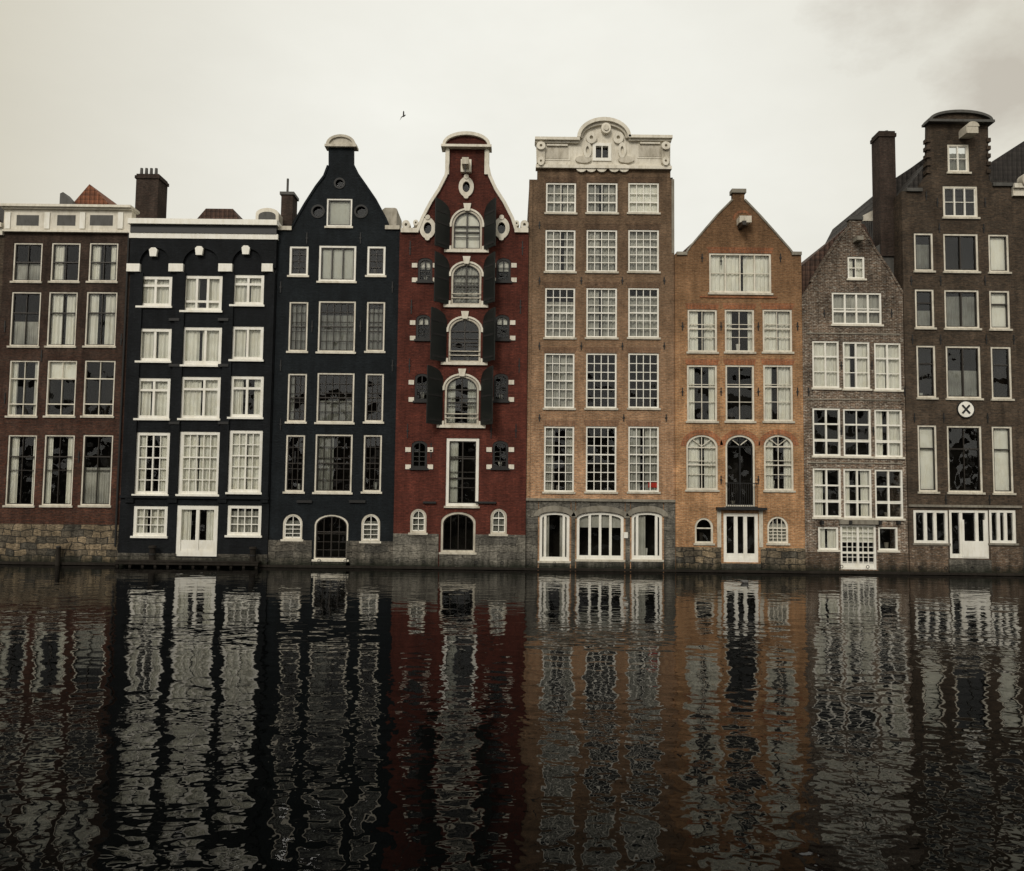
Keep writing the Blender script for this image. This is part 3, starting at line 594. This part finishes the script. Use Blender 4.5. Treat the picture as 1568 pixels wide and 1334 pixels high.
g=[(1232,455),(1243,432),(1262,400),(1284,367),(1301,348),(1301,335),(1319,335),(1319,350),(1338,380),(1360,412),(1385,450),(1388,455)]
top=pxtop(h,g,xl,xr); facade(h,'br7',xl,xr,top)
coping(h,top[1:5],'br7',.1,.04); coping(h,top[7:11],'br7',.1,.04)
bx(h,'spout_cap','lead',1299,332,1321,337,.08,.35); bx(h,'hoist_beam','sill',1306,366,1316,372,.5,0)
for y in (511,612,709): 
    z=PZ(1310,y,h.Y); h.box('string_course','sill',xl+.2,xr-.2,h.Y-.035,h.Y-.002,z-.035,z+.02)
bx(h,'door_hood','sill',1284,796,1345,803,.16,0)
for a in (1257,1300,1345,1374): bx(h,'window_lamps','iron',a-2,797,a+2,803,.25,0)
z=PZ(1300,842,h.Y); wallstrip(h,'rbrick',xl,xr,-.6,z-.12,f=.04,gaps=[gapof(h,1285,1344,860)])
h.box('threshold','ashlar',PX(1285,860,h.Y),PX(1344,860,h.Y),h.Y-.1,h.Y-.004,-.6,PZ(1315,874,h.Y))
a_=P(1227,412,h.Y+.6); b_=P(1300,344,h.Y+.6); c_=P(1322,344,h.Y+.6); d_=P(1392,445,h.Y+.6)
h.plate('roof','tileB',[(xl+.05,a_[1]-1.6),(xr-.05,d_[1]-1.2),(xr-.05,d_[1]),c_,b_,(xl+.05,a_[1])],[],h.Y+.5,h.Y+11)
for q in ((1288,560),(1335,560),(1238,600),(1288,660),(1337,660),(1385,600),(1262,480),(1365,480)): anchor(h,*q,L=.4)
h.flush()
# ============================================================ 8 tall grey-brown neck gable
h=mk('grey_brown_tall_neck_gable_canal_house',0.0,'NTL','curt','glassR'); xl,xr=E[7]+.005,E[8]-.005
kw=dict(fr='cream',bar='darkbar',inner=.04,fw=.085,tb=.03,kb=.06,sill='stonecream',silld=.08)
window(h,1451,221,1484,264,g=(2,2),V=(.5,),c='G',**dict(kw,bar='white'))
window(h,1444,285,1497,333,g=(3,2),V=(.33,.66),c='N',**dict(kw,bar='white'))
for (y0,y1,o,cs) in ((357,415,0,'GNB'),(443,502,1.5,'LGB'),(529,609,4,'NLN'),(651,753,6,'BNB')):
    for i,(a,b) in enumerate(((1400,1429),(1445,1498),(1514,1545))):
        gl='glass' if cs[i]=='B' else None
        window(h,a+o,y0+i,b+o,y1+i,g=(2 if i==1 else 1,1),V=(.5,) if i==1 and y0<640 else (),Hh=(.66,) if y0>400 and (i!=1 or y0>600) else (),c=cs[i],glass=gl,**kw)
kg=dict(fr='white',fw=.13,kb=.15,tb=.04,sill='sill')
window(h,1399,781,1452,832,V=(.33,.66),c='N',**kg); window(h,1515,781,1556,832,V=(.33,.66),c='N',**kg)
window(h,1454,781,1514,855,V=(.28,.75),c='N',panel=0,Hh=(.0001,),**dict(kg,sill=None))
x0,z0,x1,z1=wrect(h,1470,796,1512,853); h.box('door_leaf','white',x0+.1,x1-.05,h.Y+.0,h.Y+.06,z0,z0+.75); h.box('door_leaf','white',x0+.1,x0+.22,h.Y+.003,h.Y+.057,z0+.75,z1); h.box('door_leaf','white',x1-.17,x1-.05,h.Y+.003,h.Y+.057,z0+.75,z1)
g=[(1386,293),(1408,293),(1411,280),(1420,268),(1421,188),(1513,188),(1514,275),(1522,284),(1562,285)]
top=pxtop(h,g,xl,xr); facade(h,'br8',xl,xr,top)
segcap(h,1419,1516,190,172,'lead',.14,.3,'br8')
for a,b in((1387,1411),(1519,1560)): bx(h,'shoulder_stones','lead',a,289 if a<1500 else 281,b,294 if a<1500 else 286,.12,.33)
bx(h,'hoist_hood','stonecream',1468,202,1486,213,.7,0); x,z=P(1478,203,h.Y); h.plate('hoist_hood','stonecream',ell(x,z,.3,.24,14,0,math.pi,False),[],h.Y-.72,h.Y)
for sx in (1421,1513):
    for k in range(5): bx(h,'neck_scrolls','br8',sx-3,212+k*12,sx+3,218+k*12,.08,.3)
x,z=P(1478,627,h.Y); h.plate('round_sign','white',ell(x,z,.38,.38,32),[],h.Y-.07,h.Y-.002); h.plate('round_sign_rim','iron',ell(x,z,.42,.42,32),[ell(x,z,.381,.381,32)],h.Y-.08,h.Y-.002)
for an in (48,132):
    dx,dz=math.cos(R(an))*.27,math.sin(R(an))*.27; nx,nz=-math.sin(R(an))*.045,math.cos(R(an))*.045
    h.plate('sign_cross','iron',[(x-dx-nx,z-dz-nz),(x+dx-nx,z+dz-nz),(x+dx+nx,z+dz+nz),(x-dx+nx,z-dz+nz)],[],h.Y-.085-an*.00004,h.Y-.06)
z=PZ(1470,775,h.Y); h.box('string_course','sill',xl,xr,h.Y-.1,h.Y-.002,z-.06,z+.05)
z=PZ(1425,836,h.Y); wallstrip(h,'rbrick',xl,xr,-.6,z,f=.05,gaps=[gapof(h,1452,1516,850)])
h.box('threshold','ashlar',PX(1452,850,h.Y),PX(1516,850,h.Y),h.Y-.1,h.Y-.004,-.6,PZ(1484,857,h.Y))
for q in ((1438,350),(1506,350),(1440,430),(1508,430),(1440,520),(1510,520),(1395,430),(1397,520),(1400,640),(1445,640),(1512,640),(1552,520),(1418,300),(1435,310),(1508,310),(1448,765),(1515,765)): anchor(h,*q,L=.45)
ap=P(1467,240,h.Y); h.plate('roof','tileD',[(xl+.1,h.zt-1.2),(xr-.1,h.zt-1.2),(xr-.1,h.zt-.05),(ap[0]+1.2,ap[1]),(ap[0]-1.2,ap[1]),(xl+.1,h.zt-.05)],[],h.Y+.31,h.Y+11)
Yr=h.Y+2.0; f=lambda a,b:P(a,b,Yr)
h.plate('rear_roof','tileD',[f(1345,470),f(1420,470),f(1421,238),f(1395,257),f(1366,276),f(1346,315)],[],Yr,Yr+8)
Yr=h.Y+1.0; h.plate('dormer_cheek','lead',[f(1344,400),f(1389,470),f(1384,345),f(1342,378)],[],Yr,Yr+1.0)
Yr=h.Y+1.8; a,z1=P(1334,212,Yr); b,z0=P(1362,400,Yr); h.box('chimney','brC',a,b,Yr-.9,Yr-.02,z0,z1); h.box('chimney_cap','brC',a-.05,b+.05,Yr-.95,Yr+.03,z1-.3,z1-.12); h.cylz('chimney_pots','lead',(a+b)/2+.2,Yr-.4,.12,z1,z1+.22,10,.09)
a,z0=P(1322,400,h.Y+2.5); b,z1=P(1338,322,h.Y+2.5); h.plate('roof_hatch','cream',[(a,z1-.6),(b,z1-.6),(b,z1),(a,z1-.3)],[],h.Y+2.4,h.Y+2.5)
h.flush()
# ============================================================ neighbours beyond the frame edges
def neighbour(name,Y,x0,x1,ztop,mat,rows,cols,rm,cw):
    h=mk(name,Y,cw,'curt'); w=(x1-x0)/cols
    zs=1.9
    hh=(ztop-1.0-zs)/rows
    for r in range(rows):
        for c in range(cols):
            cx=x0+w*(c+.5); window(h,cx-.6,zs+r*hh+.5,cx+.6,zs+r*hh+hh-.5,g=(2,3),Hh=(.66,),fr='cream',px=False)
    facade(h,mat,x0,x1,[(x0,ztop),(x1,ztop)])
    h.box('cornice','cream',x0+.02,x1-.02,Y-.3,Y+.4,ztop,ztop+.22); h.box('cornice','cream',x0+.03,x1-.03,Y-.15,Y+.32,ztop-.35,ztop-.001)
    h.box('plinth','base',x0,x1,Y-.05,Y-.003,-.6,1.4)
    m=(x0+x1)/2; h.plate('roof',rm,[(x0+.1,ztop-.3),(x1-.1,ztop-.3),(x1-.1,ztop+.2),(m,ztop+3.2),(x0+.1,ztop+.2)],[],Y+.6,Y+10)
    return h
zl=PZ(2,350); h=neighbour('brick_canal_house',.02,E[0]-8,E[0]-.01,zl,'br8',4,4,'tileD','SFG'); h.flush()
h=neighbour('brick_canal_house.001',.05,E[0]-16,E[0]-8.01,zl-1.5,'br6',4,4,'tileB','SFG'); h.flush()
zr=PZ(1566,290); h=neighbour('brick_canal_house.002',.06,E[8]+.01,E[8]+7.5,zr,'br8',5,3,'tileD','SFG')
f=lambda a,b:P(a,b,1.5)
h.plate('front_roof','tileD',[f(1505,300),f(1660,300),f(1660,190),f(1610,190),f(1568,216),f(1515,250)],[],1.4,6)
x,z=P(1562,283,0); h.plate('cornice_scroll','stonecream',ell(x+.1,z+.15,.2,.3,16),[],-.35,.1); h.flush()
h=neighbour('brick_canal_house.003',.0,E[8]+7.52,E[8]+16,zr-3,'br5',5,3,'tileD','SFG'); h.flush()
# unseen row of houses added behind the quay to vary the pane reflections
rs=random.Random(3); h=House('added_reflection_houses',-96); x=-90
while x<90:
    w=rs.uniform(5,9); z=rs.uniform(9,17); m=x+w/2
    if rs.random()<.8:
        top=[(x,z),(m,z+rs.uniform(1,3.5)),(x+w-.02,z)]
        h.plate('walls',rs.choice(['br1','br8','brC']),[(x,1.7),(x+w-.02,1.7)]+top[::-1],[],-106,-96)
        for fz in range(int((z-3)/3.2)):
            for k in range(3):
                cx=x+w*(k+.5)/3; h.box('windows','lead',cx-.5,cx+.5,-95.99,-95.9,3+fz*3.2,4.9+fz*3.2)
    x+=w
h.flush()
# ============================================================ jetty, bollards, fenders
h=House('timber_jetty'); x0,z=P(180,868,-.3); x1,_=P(398,872,-.3)
h.box('deck','wood',x0,x1,-.6,-.125,.24,.30)
for i in range(12):
    x=x0+.1+(x1-x0-.2)*i/11; h.box('pile','wood',x-.06,x+.06,-.58,-.48,-.6,.238)
h.box('waling','wood',x0,x1,-.64,-.602,.12,.22); h.flush()
for k,(px) in enumerate((233,387)):
    h=House('mooring_bollard'); x=PX(px,850,-.38); h.cylz('post','wood',x,-.38,.15,.302,.88,14,.13); h.cylz('cap','wood',x,-.38,.19,.88,.98,14,.16); h.cylz('collar','iron',x,-.38,.165,.55,.62,14); h.flush()
h=House('mooring_post'); x=PX(90,850,-.25); h.cylz('post','wood',x,-.3,.12,-.6,.85,12,.1); h.cylz('cap','iron',x,-.3,.13,.85,.9,12,.1); h.flush()
h=House('quay_fender')
h.box('fender_beam','wood',E[0]-16,PX(180,868)-.01,-.2,-.08,.02,.14); h.box('fender_beam','wood',PX(398,872)+.01,E[8]+16,-.2,-.125,.02,.13)
for i in range(30):
    x=E[2]+ (E[8]-E[2])*i/29; h.plate('mooring_ring','iron',ell(x,.35,.08,.08,12),[ell(x,.35,.055,.055,12)],-.13,-.11)
h.flush()
# ============================================================ birds
def loft(rings,n=10):
    V=[];F=[]
    for (x,y,z,ry,rz) in rings:
        for i in range(n):
            a=2*math.pi*i/n; V.append((x,y+ry*math.cos(a),z+rz*math.sin(a)))
    for k in range(len(rings)-1):
        for i in range(n): F.append((k*n+i,k*n+(i+1)%n,(k+1)*n+(i+1)%n,(k+1)*n+i))
    F+= [tuple(range(n)),tuple(range((len(rings)-1)*n,len(rings)*n))]
    return V,F
b=House('flying_seagull'); d=ray(618,178); t=52/d.y; c=Vector((0,-D,CAMH))+d*t
V,F=loft([(-.26,0,0,.01,.005),(-.12,0,0,.05,.04),(0,0,0,.07,.065),(.14,0,.02,.045,.045),(.2,0,.035,.035,.035),(.25,0,.03,.008,.008)])
tilt=Matrix.Rotation(R(-35),3,'Y')@Matrix.Rotation(R(25),3,'Z')
def tv(V): return [tuple(c+tilt@(Vector(v)*.8)) for v in V]
MT['gull']=paint('gull_feathers',(.12,.12,.12),.8)
b.add('body','gull',tv(V),F)
for s_ in (-1,1):
    b.add('wing','gull',tv([(.08,s_*.04,.03),(-.06,s_*.04,.03),(-.02,s_*.3,.17),(.1,s_*.3,.18),(-.14,s_*.62,.1),(.08,s_*.04,.05),(-.06,s_*.04,.045),(-.02,s_*.3,.185),(.1,s_*.3,.195)]),[(0,1,2,3),(3,2,4),(5,6,7,8),(8,7,4),(0,3,8,5),(1,2,7,6)])
b.flush()
b=House('swimming_duck')
d=ray(1141,893); t=-CAMH/d.z; c=Vector((0,-D,CAMH))+d*t; tilt=Matrix.Rotation(R(20),3,'Z')
V,F=loft([(-.28,0,.14,.01,.02),(-.2,0,.09,.07,.06),(-.08,0,.06,.11,.1),(.06,0,.06,.11,.1),(.15,0,.08,.08,.08),(.2,0,.1,.03,.04)]); b.add('body','gull',tv(V),F)
V,F=loft([(.1,0,.12,.04,.05),(.15,0,.2,.035,.045),(.17,0,.26,.04,.045),(.22,0,.26,.035,.035),(.25,0,.25,.02,.015),(.31,0,.24,.018,.006)]); b.add('head','inter',tv(V),F); b.flush()
# ============================================================ water & ground
def slab(name,x0,x1,y0,y1,z,mat):
    me=bpy.data.meshes.new(name); me.from_pydata([(x0,y0,z),(x1,y0,z),(x1,y1,z),(x0,y1,z)],[],[(0,1,2,3)]); me.materials.append(mat); o=bpy.data.objects.new(name,me); sc.collection.objects.link(o); return o
WA,WB,WC=.020,.018,.0030
m,nt,bs=newmat('canal_water_surface')
bs.inputs['Base Color'].default_value=(.001,.0013,.0013,1); bs.inputs['Roughness'].default_value=.0; bs.inputs['IOR'].default_value=1.22
t=N(nt,'ShaderNodeTexCoord')
nA=noise(nt,t.outputs['Object'],.45,1,.5,1,1,1); nB=noise(nt,t.outputs['Object'],1.5,1,.5,.8,1.1,1); nC=noise(nt,t.outputs['Object'],5.0,1,.5,1,1,1)
patch=noise(nt,t.outputs['Object'],.09,2,.5,1,1.4,1)
pw=mapr(nt,patch,.35,.65,.3,1.8); pw2=mapr(nt,patch,.35,.65,.75,1.15)
hh=mathn(nt,'ADD',mathn(nt,'MULTIPLY',nA,WA),mathn(nt,'ADD',mathn(nt,'MULTIPLY',mathn(nt,'MULTIPLY',nB,WB),pw2),mathn(nt,'MULTIPLY',mathn(nt,'MULTIPLY',nC,WC),pw)))
bp=N(nt,'ShaderNodeBump'); bp.inputs['Distance'].default_value=1.0; bp.inputs['Strength'].default_value=1.0; nt.links.new(hh,bp.inputs['Height']); nt.links.new(bp.outputs[0],bs.inputs['Normal'])
slab('canal_water',-400,400,-38.6,.28,0,m)
slab('ground',-600,600,1.5,900,.6,MT['ground'])
q=House('quay_pavement'); q.box('pavement','ground',-400,400,-500,-38.61,-1,1.7); q.flush()
# ============================================================ world & sun
w=bpy.data.worlds.new("World"); sc.world=w; w.use_nodes=True; nt=w.node_tree; nt.nodes.clear()
out=N(nt,'ShaderNodeOutputWorld'); bg=N(nt,'ShaderNodeBackground'); bg.inputs[1].default_value=.1; nt.links.new(bg.outputs[0],out.inputs[0])
sky=N(nt,'ShaderNodeTexSky',sky_type='NISHITA'); sky.sun_disc=False; sky.sun_elevation=R(34); sky.sun_rotation=R(200)
tc=N(nt,'ShaderNodeTexCoord'); dirv=tc.outputs['Generated']
def dotd(v):
    n=N(nt,'ShaderNodeVectorMath',operation='DOT_PRODUCT'); nt.links.new(dirv,n.inputs[0]); n.inputs[1].default_value=tuple(v); return n.outputs['Value']
cen_=dotd(ray(830,260)); glow=mapr(nt,cen_,.82,.98,0,1)
cn=noise(nt,dirv,2.6,5,.6,1,1,2.2)
base=mixc(nt,glow,(6.6,6.15,4.95),(9.5,9.4,8.6))
back=dotd((-.2,-.86,.46)); base=mixc(nt,mapr(nt,back,.1,.9,0,1),base,(10.4,9.9,8.8))
base=mixc(nt,mapr(nt,cn,.35,.7,0,.18),base,(5.0,4.75,4.0))
wn=noise(nt,dirv,11,5,.65,1,1,1.8)
pf=None
for (px,py,r,k) in ((1370,-12,.05,.8),(1300,8,.035,.5),(1540,120,.06,1.0),(1490,104,.035,.6),(1450,-20,.05,.8)):
    dd=dotd(ray(px,py)); ang=mathn(nt,'ARCCOSINE',dd); an2=mathn(nt,'ADD',ang,mathn(nt,'MULTIPLY',mathn(nt,'SUBTRACT',wn,.5),.12))
    v=mapr(nt,an2,r*.2,r*1.3,k,0); pf=v if pf is None else mathn(nt,'MAXIMUM',pf,v)
base=mixc(nt,mathn(nt,'MULTIPLY',pf,.7),base,(5.0,4.5,3.75))
fin=mixc(nt,.95,sky.outputs[0],base); nt.links.new(fin,bg.inputs[0])
sun=bpy.data.lights.new('sun','SUN'); sun.energy=1.5; sun.angle=R(16); sun.color=(1,.935,.83); so=bpy.data.objects.new('sun',sun); so.rotation_euler=(R(56),0,R(-20)); sc.collection.objects.link(so)
